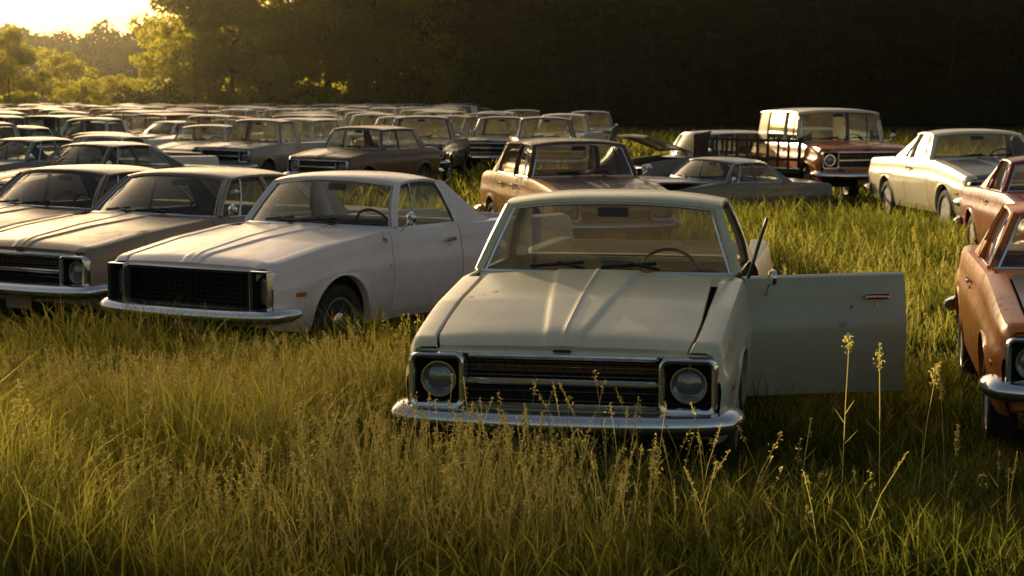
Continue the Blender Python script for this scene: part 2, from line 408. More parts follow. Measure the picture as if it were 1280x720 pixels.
    for s in (1,-1):
        for ci,(a,c) in enumerate(cuts):
            m=MB(); dy=[y for y in ys if a+.004<=y<=c-.004+1e-6]
            hinge=Vector((s*(hw(P,a)-.04),a+.006,0))
            isopen=open_door and s==1 and ci==0
            O=[];I=[]
            for y in dy:
                sec=section(P,y)[r0:]
                O.append([(s*x,y,z) for x,z in sec])
                I.append([(s*(x if k>=len(sec)-2 else min(x,sec[-1][0])),y,z) for k,(x,z) in enumerate(sec)])
            O=[[tuple(Vector(p)-hinge) for p in r] for r in O]; I=[[tuple(Vector(p)-hinge) for p in r] for r in I]
            m.grid(O,0); m.grid(I,4 if isopen else 0)
            for e in (0,-1): m.grid([[p,q] for p,q in zip(O[e],I[e])],0)
            m.grid([[r[0],q[0]] for r,q in zip(O,I)],0)
            d=part('door',m,loc=tuple(hinge))
            if isopen:
                d.rotation_euler=(0,0,-math.radians(66)); d['label']='open driver door with dusty faded paint'
                if doorcol: d.color=(*doorcol,.15)
            hm=MB(); zz=P['zs']+.84*(P['zb']-P['zs']); yh=c-.2; xh=s*(hw(P,yh)*.975)
            hx=Vector((xh+s*.030,yh,zz))-hinge
            hm.box(hx,(.020,.17,.028),1,.009)
            for q in(-.06,.06): hm.box(hx+Vector((-s*.015,q,0)),(.035,.024,.022),1)
            hm.lathe([(0,.014),(s*.012,.012)],c=tuple(hx+Vector((-s*.025,.0,-.05))),n=12,mat=1,axis='x')
            part('handle',hm,par=d)
            z=P['zb']
            if isopen:
                vm=MB()
                p0=Vector((s*.85,a+.03,z-.02))-hinge; p1=Vector((s*.83,a+.16,z+.36))-hinge
                vm.tube([p0,p1],.009,6,2); vm.tube([p0+Vector((-.016,0,0)),p1+Vector((-.016,0,0))],.008,6,1)
                part('vent_window_frame',vm,par=d)
            if ci==0 and s==1:
                mm=MB(); q=Vector((s*(hw(P,a+.18)*.97),a+.14,z-(.10 if isopen else 0)))-hinge
                mm.tube([q+Vector((0,0,-.01)),q+Vector((s*.05,-.02,.03)),q+Vector((s*.10,-.02,.08))],.009,6,1)
                mm.lathe([(-.03,.02),(-.02,.045),(.0,.052),(.008,.048)],c=tuple(q+Vector((s*.11,0,.11))),n=16,mat=1,axis='y')
                part('mirror',mm,par=d)
    # ---- front end
    bars=P['grille']=='bars'
    zg0=P['zn']-.345; zg1=P['zn']-.060; hb=.162 if bars else .095; gh=h0-2*hb-.003; cz=(zg0+zg1)/2; hh=(zg1-zg0)/2
    m=MB()
    m.box((0,.108,cz),(gh*2,.02,zg1-zg0),2)
    if bars:
        for fz,th,dp in ((.975,.026,.016),(.50,.034,.0),(.03,.028,.016)):
            m.box((0,dp+.01,zg0+fz*(zg1-zg0)),(gh*2+.01,.050,th),1,.011)
        m.box((0,.090,zg0+.735*(zg1-zg0)),(gh*2-.01,.012,.045),5,.004)
        for fz in (.87,.78,.69,.60): m.box((0,.055,zg0+fz*(zg1-zg0)),(gh*2-.01,.03,.007),1 if fz in(.78,.60) else 5,.003)
        for fz in (.40,.30,.20,.12): m.box((0,.058,zg0+fz*(zg1-zg0)),(gh*2-.01,.03,.007),1 if fz in(.30,.12) else 2,.003)
    else:
        for i in range(7):
            z=zg0+.03+(zg1-zg0-.06)*i/6
            m.box((0,.065,z),(gh*2-.03,.03,.006),2,.002)
        m.rring(0,cz,gh-.002,hh,.02,[(.11,0),(.0,0),(.0,.012),(.09,.014)],2)
        for s in (1,-1): m.rring(s*gh*.5,cz,gh*.47,hh*.74,.02,[(.08,0),(.040,.002),(.040,.008),(.08,.011)],RUSTI:=2)
    for i in range(19):
        m.box((-gh+gh*2*(i+.5)/19,.076,cz),(.006,.02,zg1-zg0-.02),2)
    m.box((0,.014,zg1+.010),(h0*1.93,.03,.012),1,.005)
    if bars: m.box((0,.008,zg1+.028),(.10,.012,.014),2,.004)
    part('grille',m)
    for s in (1,-1):
        m=MB(); cx=s*(h0-hb)
        m.box((cx,.108,cz),(hb*2-.02,.012,hh*2-.01),2)
        if bars:
            m.rring(cx,cz,hb-.001,hh+.014,.060,[(.10,-.002),(-.02,0),(-.045,.006),(-.052,.016),(-.046,.032),(-.025,.038)],1)
            m.rring(cx,cz,hb-.039,hh-.024,.040,[(-.025,0),(.03,.006),(.060,.030)],2)
            m.lathe([(.08,.106),(.030,.104),(.012,.100),(.012,.092),(.05,.088)],c=(cx,0,cz),n=32,mat=1,axis='y')
        else:
            m.rring(cx,cz,hb-.001,hh+.024,.02,[(.12,-.002),(-.05,0),(-.058,.003),(-.058,.010),(-.030,.014)],1)
            m.rring(cx,cz,hb-.015,hh+.008,.03,[(-.03,0),(.04,.012),(.09,.020)],2)
        hl=part('headlight',m); l=MB()
        if bars: l.lathe([(.070,.092),(.040,.090),(.026,.070),(.016,.040),(.013,.006)],c=(cx,0,cz),n=28,mat=0,axis='y')
        else: l.rring(cx,cz,hb-.03,hh-.03,.03,[(.08,0),(.05,.002),(.040,.02),(.036,.04)],0,cap=True)
        part('lens',l,[LENS],None,par=hl)
    def bumper(n,yf,sg):
        m=MB(); X=W2+.02; pts=[]
        for i in range(33):
            u=-1+i/16; x=X*math.sin(u*math.pi/2*.97)/math.sin(math.pi/2*.97); y=yf+sg*(.085*u*u+ .22*max(0,abs(u)-.82)/.18)
            pts.append((x,y,P['bump']+.030*u*u))
        rows=[]
        for i,p in enumerate(pts):
            a=Vector(pts[min(i+1,32)])-Vector(pts[max(0,i-1)]); a.z=0; a.normalize(); nrm=Vector((a.y,-a.x,0))*sg
            prof=[(-.03,-.060),(.010,-.060),(.034,-.050),(.052,-.030),(.058,-.010),(.054,.010),(.042,.028),(.022,.044),(-.005,.056),(-.04,.060)]
            e=.7 if i in(0,32) else 1
            rows.append([Vector(p)+nrm*q*e+Vector((0,0,w*e)) for q,w in prof])
        m.grid(rows,1,closed=True); m.poly(rows[0],1); m.poly(rows[-1],1)
        for s in (1,-1): m.box((s*.4,yf+sg*.1,P['bump']),(.06,.2,.05),2)
        return part(n,m,ang=50)
    bumper('bumper',-.09,1); bumper('bumper',L+.07,-1)
    for s in (1,-1):
        m=MB(); m.box((s*(hw(P,L-.05)-.16),L-.0,P['zt']-.16),(.22,.03,.10),0,.01); part('tail_light',m,[REDLENS],None)
        m=MB(); m.box((s*(hw(P,.30)*1.0),.30,P['zn']-.24),(.015,.13,.035),0,.006); part('marker_light',m,[AMBER],None)
    if not bars:
        for s in (1,-1):
            m=MB(); m.box((s*(hw(P,1.3)*.99),1.30,.72),(.012,.035,.05),2,.004); m.box((s*(hw(P,1.3)*.992),1.335,.73),(.012,.02,.03),2,.004); part('badge',m)
    m=MB(); ww=W2*1.5
    m.box((0,2.42 if P['rear']!='bed' else 2.28,.52),(ww,.5,.22),0,.06)
    m.box((0,2.72 if P['rear']!='bed' else 2.54,.76),(ww,.16,.46),0,.06,Matrix.Rotation(.15,3,'X').transposed())
    if P['rear']=='sedan' and P['yB2']:
        m.box((0,3.25,.55),(ww,.45,.2),0,.06); m.box((0,P['yd']-.2,.78),(ww*.95,.14,.42),0,.05)
    part('seat',m,[SEAT],None)
    m=MB(); yd=P['yc']+.30
    m.box((0,yd,P['zc']-.06),(W2*1.66,.30,.14),0,.04); part('dashboard',m,[LINING],None)
    m=MB(); cc=Vector((.36,P['yc']+.60,P['zc']-.02)); R_=.19; M=Matrix.Rotation(math.radians(-62),3,'X')
    ring=[cc+M@Vector((R_*math.cos(t),R_*math.sin(t),0)) for t in np.linspace(0,2*math.pi,33)]
    m.tube(ring,.011,7,2)
    for t in (.3,math.pi-.3): m.tube([cc,cc+M@Vector((R_*math.cos(t),R_*math.sin(t),0))],.009,6,2)
    m.tube([cc,cc+Vector((0,-.4,-.16))],.025,8,2)
    part('steering_wheel',m)
    for a in (-.12,.44):
        m=MB(); p0=Vector(shield(P,a,.0))+Vector((0,-.05,.03)); u1=a-.42
        p1=Vector(shield(P,a-.22,.10))+Vector((0,-.045,.020))
        m.tube([p0,p1],.011,6,2); m.tube([Vector(shield(P,a-.02,.13))+Vector((0,-.03,.008)),Vector(shield(P,u1-.02,.06))+Vector((0,-.030,.010))],.012,6,2); part('wiper',m)
    m=MB(); m.box((0,P['yt0']+.12,P['zr']-.13),(.20,.02,.06),2,.01); m.tube([(0,P['yt0']+.12,P['zr']-.11),(0,P['yt0']+.1,P['zr']-.04)],.006,6,1); part('mirror',m)
    m=MB(); m.box((-.02,-.0,P['zs']+.07),(.32,.012,.13),0,.006); part('licence_plate',m,[PLATE],None)
    if P['R'] not in WH: WH[P['R']]=wheel_mesh(P['R'])
    ty,ri=WH[P['R']]
    for yw in (P['yf'],P['yr']):
        for s in (1,-1):
            w=link('wheel',ty,root,(s*(W2-.11),yw,P['R']-.02)); w.rotation_euler=(random.random()*6,0,0)
            link('rim',ri,w,(0,0,0))
    return root
SKIP=('seat','dashboard','steering_wheel','wiper','mirror','licence_plate','lens','marker_light','tail_light','handle','rim')
def copy_car(src,loc,phi,color,label,rust=.2,group=None,scale=1,roofcol=None,category=None,lite=False,lowz=-.03,hoodopen=0,hoodcol=None,roll=0):
    r=src.copy(); COL.objects.link(r)
    r.location=(loc[0],loc[1],gz(*loc)+lowz); r.rotation_euler=(random.uniform(-.01,.01),random.uniform(-.02,.02)+roll,-math.radians(phi)); r.scale=(scale,)*3
    r['label']=label
    if category: r['category']=category
    if group: r['group']=group
    def rec(a,b):
        for ch in a.children:
            nm=ch.name.split('.')[0]
            if lite and nm in SKIP: continue
            n=ch.copy(); COL.objects.link(n); n.parent=b
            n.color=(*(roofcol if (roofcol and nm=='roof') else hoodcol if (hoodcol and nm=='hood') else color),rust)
            if nm=='door' and abs(n.rotation_euler[2])>.1: n.rotation_euler=(0,0,0)
            if hoodopen and nm=='hood':
                c=Vector((0,1.36,1.0)); M=Matrix.Rotation(-math.radians(hoodopen),3,'X'); n.rotation_euler=M.to_euler(); n.location=c-M@c
            rec(ch,n)
    rec(src,r); return r
# ---------------------------------------------------------------- hero cars
main=make_car('car',dict(UTE,hoodlift=.03,zn=.80,bump=.385,zs=.23),(.72,.66,.44),'faded cream utility car with its driver door open in tall grass','car',(.27,10.35),11,rust=.14,open_door=True,doorcol=(.42,.41,.27))
ute=make_car('car',dict(UTE,grille='dark',zr=1.49,zb=1.02,zt=1.0,zc=1.02,cb=3.22,ct=2.66,bump=.42),(.92,.80,.77),'dusty white utility coupe with dark grille and chrome bumper in grass','car',(-2.53,15.0),32,rust=.06,lowz=.05,scale=.97)
sed=make_car('car',dict(BASE),(.30,.22,.15),'weathered grey brown four door sedan parked beside white utility coupe','car',(-4.35,16.9),33,rust=.25)
orange=make_car('car',dict(COUPE),(.68,.17,.015),'rusty orange coupe with dark hood and chrome bumper in shaded grass','car',(3.66,10.75),10,rust=.32)
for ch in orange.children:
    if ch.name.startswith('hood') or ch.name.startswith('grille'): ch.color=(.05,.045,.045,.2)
suv=make_car('off_road_car',dict(SUV),(.55,.15,.025),'boxy orange off road wagon with white roof near dark woods','off-road car',(6.75,36.5),-10,rust=.25,roofcol=(.78,.68,.50),scale=1.08)
pick=make_car('pickup_truck',dict(PICK),(.09,.065,.05),'dark brown pickup truck standing in a row of wrecks','pickup truck',(-2.45,46.5),6,rust=.5,group='old vehicles parked in rows in the field',scale=.92)
comp=make_car('car',dict(COMPACT),(.66,.27,.045),'compact orange and cream car with dark roof in tall grass','car',(1.35,25.0),-15,rust=.35,roofcol=(.05,.015,.009))
for ch in comp.children:
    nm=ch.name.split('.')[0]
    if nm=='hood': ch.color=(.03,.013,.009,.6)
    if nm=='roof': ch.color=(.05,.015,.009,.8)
G='old vehicles parked in rows in the field'
copy_car(sed,(-5.95,18.9),34,(.17,.09,.06),'dark maroon sedan with dull roof beside grey sedan',.3,category='car')
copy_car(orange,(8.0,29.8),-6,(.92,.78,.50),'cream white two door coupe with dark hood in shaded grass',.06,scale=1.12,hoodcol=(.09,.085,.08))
copy_car(orange,(6.75,21.8),4,(.28,.02,.01),'dark red coupe with a curved roof beside orange coupe',.25)
copy_car(sed,(2.1,33.5),52,(.15,.15,.135),'dark grey wrecked sedan with loose hood near the woods',.30,scale=.90,hoodopen=9,lowz=-.24,roll=.06)
copy_car(comp,(2.4,40),66,(.24,.235,.20),'pale grey wrecked car with sagging body near the woods',.25,scale=1.0,hoodopen=26,lowz=-.14,category='car')
tr=bpy.data.objects.new('wreckage',None); COL.objects.link(tr); tr.location=(4.55,37.5,gz(4.45,38.5)); tr.rotation_euler=(0,.03,math.radians(-12))  # slatted stand-in for ribbed wreckage of unclear shape
tr['label']='rusty stand-in trailer with upright stake sides in the grass'; tr['category']='wreckage'
TRM_=mat_simple('weathered_timber',(.07,.055,.04),.9,0,.5,9)
m=MB(); m.box((0,1.6,.72),(2.1,3.3,.10),0,.01)
for x_ in (-.4,.4): m.box((x_,1.0,.62),(.09,4.4,.09),0)
link('deck',m.mesh('deck',[TRM_]),tr)
for (cx,cy,n_,ax) in ((0,0,11,'x'),(0,3.2,11,'x'),(-1.02,1.6,14,'y'),(1.02,1.6,14,'y')):
    m=MB()
    for i in range(n_):
        t=(i/(n_-1)-.5)*(2.0 if ax=='x' else 3.2)
        m.box((cx+(t if ax=='x' else 0),cy+(t if ax=='y' else 0),1.08),(.05,.05,.60+.05*math.sin(i*3.1)),0,.005)
    for z_ in (.95,1.30): m.box((cx,cy-.035 if ax=='x' else cy,z_),((2.1,.02,.06) if ax=='x' else (.02,3.2,.06)),0)
    link('stake_side',m.mesh('stake_side',[TRM_]),tr)
for s in (1,-1):
    w_=link('wheel',WH[.37][0],tr,(s*1.0,1.9,.35)); link('rim',WH[.37][1],w_)
wh=(.90,.80,.60); cream=(.80,.64,.40); gr=(.30,.27,.22); dk=(.05,.045,.04); br=(.18,.08,.035); bl=(.12,.17,.20); gn=(.12,.15,.09); rd=(.30,.05,.025); tan=(.54,.36,.17)
names={id(wh):'white',id(cream):'cream',id(gr):'grey',id(dk):'black',id(br):'brown',id(bl):'faded blue',id(gn):'dull green',id(rd):'rust red',id(tan):'tan'}
srcs=[(sed,'sedan'),(orange,'coupe'),(pick,'pickup'),(suv,'wagon'),(ute,'utility coupe'),(comp,'compact car')]
def far(k,x,y,phi,c,rust=.25,roof=None,lite=False,sc=None,ho=0):
    s,n=srcs[k]
    copy_car(s,(x,y),phi,c,'old %s %s standing in a grassy field among wrecks'%(names[id(c)],n),rust,G,sc or (.90 if k in(2,3) else .97),roof,lite=lite,hoodopen=ho,category=('pickup truck' if k==2 else 'car'))
for a in [(3,-6.4,50,20,wh),(2,-4.9,59,18,wh),(2,-9.4,54,22,cream),(3,-7.6,60,25,wh),(5,-4.2,41.5,28,br),
          (0,-8.3,30.5,38,br),(0,-10.3,33.5,38,gr),(1,-10.2,40,35,br),(2,-1.0,61,5,dk),(2,-.7,52,14,dk),(2,1.2,57,12,wh),(3,-3.2,68,15,cream),(2,2.6,66,5,dk),(3,.4,74,0,dk),(2,1.0,49,-4,dk),
          (0,5.2,47,74,dk),(2,-3.6,53,14,tan),(2,-6.9,45.5,24,gr),(2,-11.4,47,26,wh),(3,-8.1,66,20,tan),(2,-5.8,66,20,wh),(4,-8.8,48.5,24,cream),(2,-.9,67,10,wh),(3,-2.2,57,8,tan),(2,-13.0,42,30,tan),(4,-9.2,36.5,32,wh)]:
    far(*a)
allc=[wh,gr,cream,dk,bl,wh,wh,tan,gn,gr,rd,wh,dk,cream,wh,tan,br]
y=44.0
while y<127:
    x0=-.272*y-2; x1=(-13.0 if y<50 else -11.3 if y<58 else -.155*y if y<72 else -.045*y if y<95 else -.03*y)
    x=x0+random.uniform(0,1.5)
    while x<x1:
        k=random.choices([0,1,2,3,4,5],[1.8,1.2,4.5,3,1.2,1.5])[0]
        far(k,x,y+random.uniform(-1.0,1.0),27+random.uniform(-18,18),random.choice(allc),random.uniform(.05,.4),lite=y>58)
        x+=random.uniform(2.3,2.75)
    y+=4.4
# ---------------------------------------------------------------- ground & hills
def grid_mesh(name,xs,ys,fn,mat):
    me=bpy.data.meshes.new(name); nx,ny=len(xs),len(ys)
    v=[(x,y,fn(x,y)) for y in ys for x in xs]
    f=[(j*nx+i,j*nx+i+1,(j+1)*nx+i+1,(j+1)*nx+i) for j in range(ny-1) for i in range(nx-1)]
    me.from_pydata(v,[],f); me.materials.append(mat)
    me.polygons.foreach_set('use_smooth',[True]*len(f)); me.update()
    return link(name,me)
def mat_ground():
    m,nt,nd,lk=newmat('ground_soil')
    out=N(nt,'ShaderNodeOutputMaterial'); p=N(nt,'ShaderNodeBsdfPrincipled'); g=N(nt,'ShaderNodeNewGeometry')
    n=noise(nt,g.outputs['Position'],.8,6); n2=noise(nt,g.outputs['Position'],14,5)
    c=mixc(nt,ramp(nt,n,.35,.65),(.014,.014,.005),(.028,.023,.010)); c=mixc(nt,ramp(nt,n2,.4,.7),c,(.009,.010,.004))
    lk.new(c,p.inputs['Base Color']); p.inputs['Roughness'].default_value=1; p.inputs['Specular IOR Level'].default_value=.1
    b=N(nt,'ShaderNodeBump'); b.inputs['Strength'].default_value=.8; b.inputs['Distance'].default_value=.1; lk.new(n2,b.inputs['Height']); lk.new(b.outputs[0],p.inputs['Normal'])
    lk.new(p.outputs[0],out.inputs[0]); return m
GROUND=mat_ground()
xs=np.unique(np.concatenate([np.linspace(-600,600,41),np.linspace(-60,60,61)])); ysg=np.unique(np.concatenate([np.linspace(-40,120,81),np.linspace(120,900,30)]))
g=grid_mesh('ground',xs,ysg,gz,GROUND); g['kind']='structure'
def ss(a,b,x):
    t=min(1,max(0,(x-a)/(b-a))); return t*t*(3-2*t)
def hillz(x,y):
    return gz(x,y)-.5+ 22*ss(150,190,y)*ss(-22,-8,x+ (y-148)*.06) + (9.0+1.2*math.sin(x*.05+2)+.6*math.sin(x*.17+1))*ss(190,250,y)  # nearer rise is dark backing added behind the trees to block sky
HILL=mat_simple('wooded_hill',(.022,.028,.009),.95,0,.5,.1,spec=0)
h=grid_mesh('hill',np.linspace(-260,260,131),np.linspace(147,380,60),hillz,HILL); h['kind']='structure'
def quad_mesh(name,V,mat,attr=None):
    n=len(V); me=bpy.data.meshes.new(name)
    me.vertices.add(n*4); me.vertices.foreach_set('co',V.reshape(-1).astype(np.float32))
    me.loops.add(n*4); me.loops.foreach_set('vertex_index',np.arange(n*4,dtype=np.int32))
    me.polygons.add(n); me.polygons.foreach_set('loop_start',np.arange(0,n*4,4,dtype=np.int32))
    try: me.polygons.foreach_set('loop_total',np.full(n,4,dtype=np.int32))
    except Exception: pass
    if attr is not None:
        a=me.attributes.new('rnd','FLOAT','POINT'); a.data.foreach_set('value',np.repeat(attr,4).astype(np.float32))
    me.update(calc_edges=True); me.materials.append(mat); return me
def leaf_quads(C,size,flat=0.0,asp=.5):
    n=len(C); a=rng.normal(size=(n,3)); a[:,2]*=(1-flat*.7); a/=np.linalg.norm(a,axis=1)[:,None]
    b=rng.normal(size=(n,3)); b-=a*(a*b).sum(1)[:,None]; b/=np.linalg.norm(b,axis=1)[:,None]
    s=(size*rng.uniform(.6,1.3,n))[:,None]
    return np.stack([C-a*s,C-b*s*asp,C+a*s,C+b*s*asp],1)
LEAF=mat_leaf('tree_leaves',(.012,.020,.006),(.030,.040,.010),(.045,.065,.010),.35,'rnd',.25)
LEAF_SUN=mat_leaf('golden_tree_leaves',(.07,.090,.010),(.18,.16,.018),(.52,.54,.04),.62,'rnd',.25,(.90,.72,.06))  # brighter leaf copy: backlit sun glow put into the colour
NEEDLE=mat_leaf('conifer_needles',(.008,.015,.006),(.020,.032,.012),(.02,.03,.008),.2,'rnd',.25)
BARK=mat_simple('bark',(.06,.045,.03),.9,0,.5,6,spec=.1)
def decid(name,H,Rr,nl,mat,size=.17,dense=70):
    C=[]; nc=int(dense*(H/14))
    for i in range(nc):
        z=rng.uniform(.03,.98); rad=Rr*math.sin(math.pi*min(1,(z*.80+.16)))**.6*rng.uniform(.25,1.02); t=rng.uniform(0,6.28)
        c=np.array([rad*math.cos(t),rad*math.sin(t),z*H]); r=rng.uniform(.6,1.3)*Rr/4
        k=nl//nc; d=rng.normal(size=(k,3)); d/=np.linalg.norm(d,axis=1)[:,None]
        C.append(c+d*(rng.uniform(.3,1,k)**.5)[:,None]*r*np.array([1.1,1.1,.75]))
    C=np.concatenate(C); return quad_mesh(name,leaf_quads(C,size),mat,rng.uniform(0,1,len(C)))
def conif(name,H,Rr,nl,mat):
    z=rng.uniform(.03,1,nl)**1.1; lay=np.floor(z*H/.75); br=rng.integers(0,9,nl)
    ang=lay*1.7+br*6.283/9+rng.normal(size=nl)*.10; ro=rng.uniform(.1,1,nl)**.6
    R=Rr*(1-z)**.8*ro*(1+.30*np.sin(lay*5.1+br*3.3))
    C=np.stack([R*np.cos(ang),R*np.sin(ang),lay*.75+.5-ro*Rr*(1-z)*.30+rng.normal(size=nl)*.09],1)
    return quad_mesh(name,leaf_quads(C,.17,.3),mat,rng.uniform(0,1,nl))
def trunk_mesh(H,r):
    m=MB(); m.tube([(0,0,-.3),(.05,0,H*.3),(-.08,.06,H*.6),(0,0,H*.92)],[r,r*.75,r*.45,r*.1],9,0)
    for i in range(7):
        z=H*(.2+.09*i); t=i*2.3; l=H*.2*(1-i*.07); m.tube([(0,0,z),(l*.5*math.cos(t),l*.5*math.sin(t),z+l*.35),(l*math.cos(t),l*math.sin(t),z+l*.9)],[r*.35,r*.2,r*.05],6,0)
    return m.mesh('trunk',[BARK],60)
DE=[decid('crown',15,4.3,15000,LEAF),decid('crown',17,4.0,15000,LEAF),decid('crown',13,3.8,13000,LEAF)]
DG=[decid('crown',10.5,3.6,18000,LEAF_SUN,.16,110),decid('crown',6.5,3.2,8000,LEAF_SUN,.15,90),decid('crown',15,4.4,22000,LEAF_SUN,.17,110),decid('crown',6.5,2.9,13000,LEAF_SUN,.15,100)]
CO=[conif('crown',19,3.5,16000,NEEDLE),conif('crown',14,3.0,14000,NEEDLE)]
TR=trunk_mesh(10,.22); TRS=trunk_mesh(4.6,.12); TRM=trunk_mesh(8,.18)
def tree(name,crown,tr,x,y,label,cat,s=1,grp='trees along the edge of the woods'):
    r=bpy.data.objects.new(name,None); COL.objects.link(r); r.location=(x,y,gz(x,y)); r.rotation_euler=(0,0,random.uniform(0,6.28)); r.scale=(s,s,s*random.uniform(.92,1.1))
    r['label']=label; r['category']=cat; r['group']=grp
    link('trunk',tr,r); link('crown',crown,r)
x=-22.0; k=0
while x<50:
    y=134+random.uniform(-2,3); k+=1
    if x<-4: 
        c=[DG[2],DG[0],DG[2],DG[3]][k%4]
        tree('broadleaf_tree',c,TR if c is DG[2] else TRS if c is DG[3] else TRM,x,y-(5 if c is DG[3] else 0),'broadleaf tree with sunlight painted into its golden green leaves','tree',random.uniform(.9,1.15))
    elif random.random()<.55: tree('conifer_tree',random.choice(CO),TR,x,y,'tall dark conifer tree on the shaded side of the field','tree',random.uniform(.95,1.15))
    else: tree('broadleaf_tree',random.choice(DE),TR,x,y,'tall dark broadleaf tree on the shaded side of the field','tree',random.uniform(.95,1.15))
    x+=random.uniform(2.6,3.6)
x=-20.5
while x<52:
    k=random.random(); con=(k<.5 and x>-8)
    tree('conifer_tree' if con else 'broadleaf_tree',random.choice(CO) if con else (random.choice(DE) if x>-10 else DG[2]),TR,x,141+random.uniform(-2,2),'tall tree standing inside the woods beside the field','tree',random.uniform(1,1.25)); x+=random.uniform(3.2,4.2)
for (x,y,s) in [(-36,138,1.05),(-32.5,141,.8),(-40,142,1.2),(-27.5,134,.5),(-30,136,.42),(-44.5,140,1.15),(-25.4,138,.75)]:
    tree('broadleaf_tree',DG[1],TRS,x,y,'low round tree with evening glow painted into its gold leaves','tree',s)
p=7.4
while p<21:
    if not (11.6<p<14.6):  # row outside the view, added for shade; gap keeps compact car sunlit
        y=(p+2.6)/.2225; x=-.30*y-4.5+random.uniform(-.8,.3)
        tree('broadleaf_tree',DE[2] if p<12 else DE[1],TR,x,y,'broadleaf tree out of view, added to shade the field','tree',random.uniform(.88,.98) if p<12 else 1.08,'trees bordering the field')
    p+=1.5
n=70000; X=rng.uniform(-27,56,n); Y=rng.uniform(130,138,n); Zc=rng.uniform(0,1,n)**1.6*(1.6+.9*np.sin(X*.7)+.6*np.sin(X*1.9+2)); 
o=link('undergrowth',quad_mesh('undergrowth',leaf_quads(np.stack([X,Y,Zc+.35],1),.16),LEAF,rng.uniform(0,1,n))); o['kind']='stuff'
n=110000; X=rng.uniform(-90,50,n); Y=rng.uniform(200,262,n)
hz=np.array([hillz(a,b) for a,b in zip(X,Y)]); bump=1.4+1.2*np.sin(X*.8)+.9*np.sin(X*.33+Y*.2)+.6*np.sin(X*2.1)
o=link('far_woodland',quad_mesh('far_woodland',leaf_quads(np.stack([X,Y,hz+rng.uniform(0,1,n)*np.maximum(.5,bump+.8)],1),.38),LEAF,rng.uniform(0,1,n))); o['kind']='stuff'
# ---------------------------------------------------------------- grass
GRASS=mat_leaf('grass_blades',(.012,.021,.004),(.16,.14,.030),(.06,.10,.012),.62,'rnd',1.2,(.95,.82,.13))
STALK=mat_leaf('seed_stalks',(.18,.155,.05),(.32,.26,.10),(.72,.62,.16),.6,'rnd',2,(.95,.78,.24))
foot=[]
for ob in scene.objects:
    if ob.type=='EMPTY' and ob.get('category') and ob.location.y<60 and 'tree' not in ob.name:
        foot.append((ob.location.x,ob.location.y,ob.rotation_euler[2],4.7))
def patch(X,Y):
    return .5+.25*np.sin(X*1.3+Y*.7)+.2*np.sin(X*.5-Y*1.1+1)+.15*np.sin(X*3.1+Y*2.3+2)
def blades(n,y0,y1,hm,wm,marg=.31,xpow=1.0):
    Y=y0+(y1-y0)*rng.uniform(0,1,n)**xpow; X=rng.uniform(-1,1,n)*(marg*Y+1.0)
    k=n//2; idx=rng.integers(k,n,k)//12*12; idx=np.clip(idx,0,n-1); X[:k]=X[idx]+rng.normal(size=k)*.055; Y[:k]=Y[idx]+rng.normal(size=k)*.055
    t=np.clip((Y-34)/80,0,1); Z=.10*t*t*(3-2*t)
    H=hm*(.26+1.10*rng.uniform(0,1,n)**2.1)*(.45+.95*patch(X,Y))
    H*=np.where(Y<16,np.clip(1.10-.20*X,.55,1.35),1)*np.where((Y>11.8)&(Y<24),.68,1)
    H*=np.where((X>-1.1)&(X<1.9)&(Y>9.0)&(Y<11),.60,1)
    ins=np.zeros(n,bool)
    for fx,fy,r,L in foot:
        c,s=math.cos(-r),math.sin(-r); dx,dy=X-fx,Y-fy; lx=dx*c-dy*s; ly=dx*s+dy*c
        ins|=(np.abs(lx)<.92)&(ly>-.12)&(ly<L)
    H=np.where(ins,np.minimum(H,.18),H)
    a=rng.uniform(0,2*math.pi,n); lean=rng.uniform(.05,.85,n)*H; la=a+rng.normal(size=n)*.6+math.pi/2
    w=wm*rng.uniform(.5,1.6,n)
    base=np.stack([X,Y,Z-.02],1); side=np.stack([np.cos(a),np.sin(a),0*a],1); ld=np.stack([np.cos(la),np.sin(la),0*a],1)
    P=[]
    for f,wf in ((0,1),(.4,.9),(.75,.6),(1,.08)):
        c=base+ld*(lean*f**2)[:,None]; c[:,2]+=H*(f-.18*f*f)
        P.append((c-side*(w*wf/2)[:,None],c+side*(w*wf/2)[:,None]))
    Q=[np.stack([P[i][0],P[i][1],P[i+1][1],P[i+1][0]],1) for i in range(3)]
    gold=np.clip(.60-.28*X,0,.95) if y0<30 else np.clip(.4-.02*X,0.1,1)  # left blades golden, right ones dark: sun and shade put into the tint
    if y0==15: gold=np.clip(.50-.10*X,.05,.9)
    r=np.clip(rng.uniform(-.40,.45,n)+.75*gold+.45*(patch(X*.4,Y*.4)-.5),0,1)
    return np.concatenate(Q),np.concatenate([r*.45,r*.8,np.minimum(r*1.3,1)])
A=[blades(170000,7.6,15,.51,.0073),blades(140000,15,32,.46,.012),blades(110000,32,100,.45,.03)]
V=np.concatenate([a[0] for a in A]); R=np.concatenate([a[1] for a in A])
o=link('grass',quad_mesh('grass',V,GRASS,R)); o['kind']='stuff'
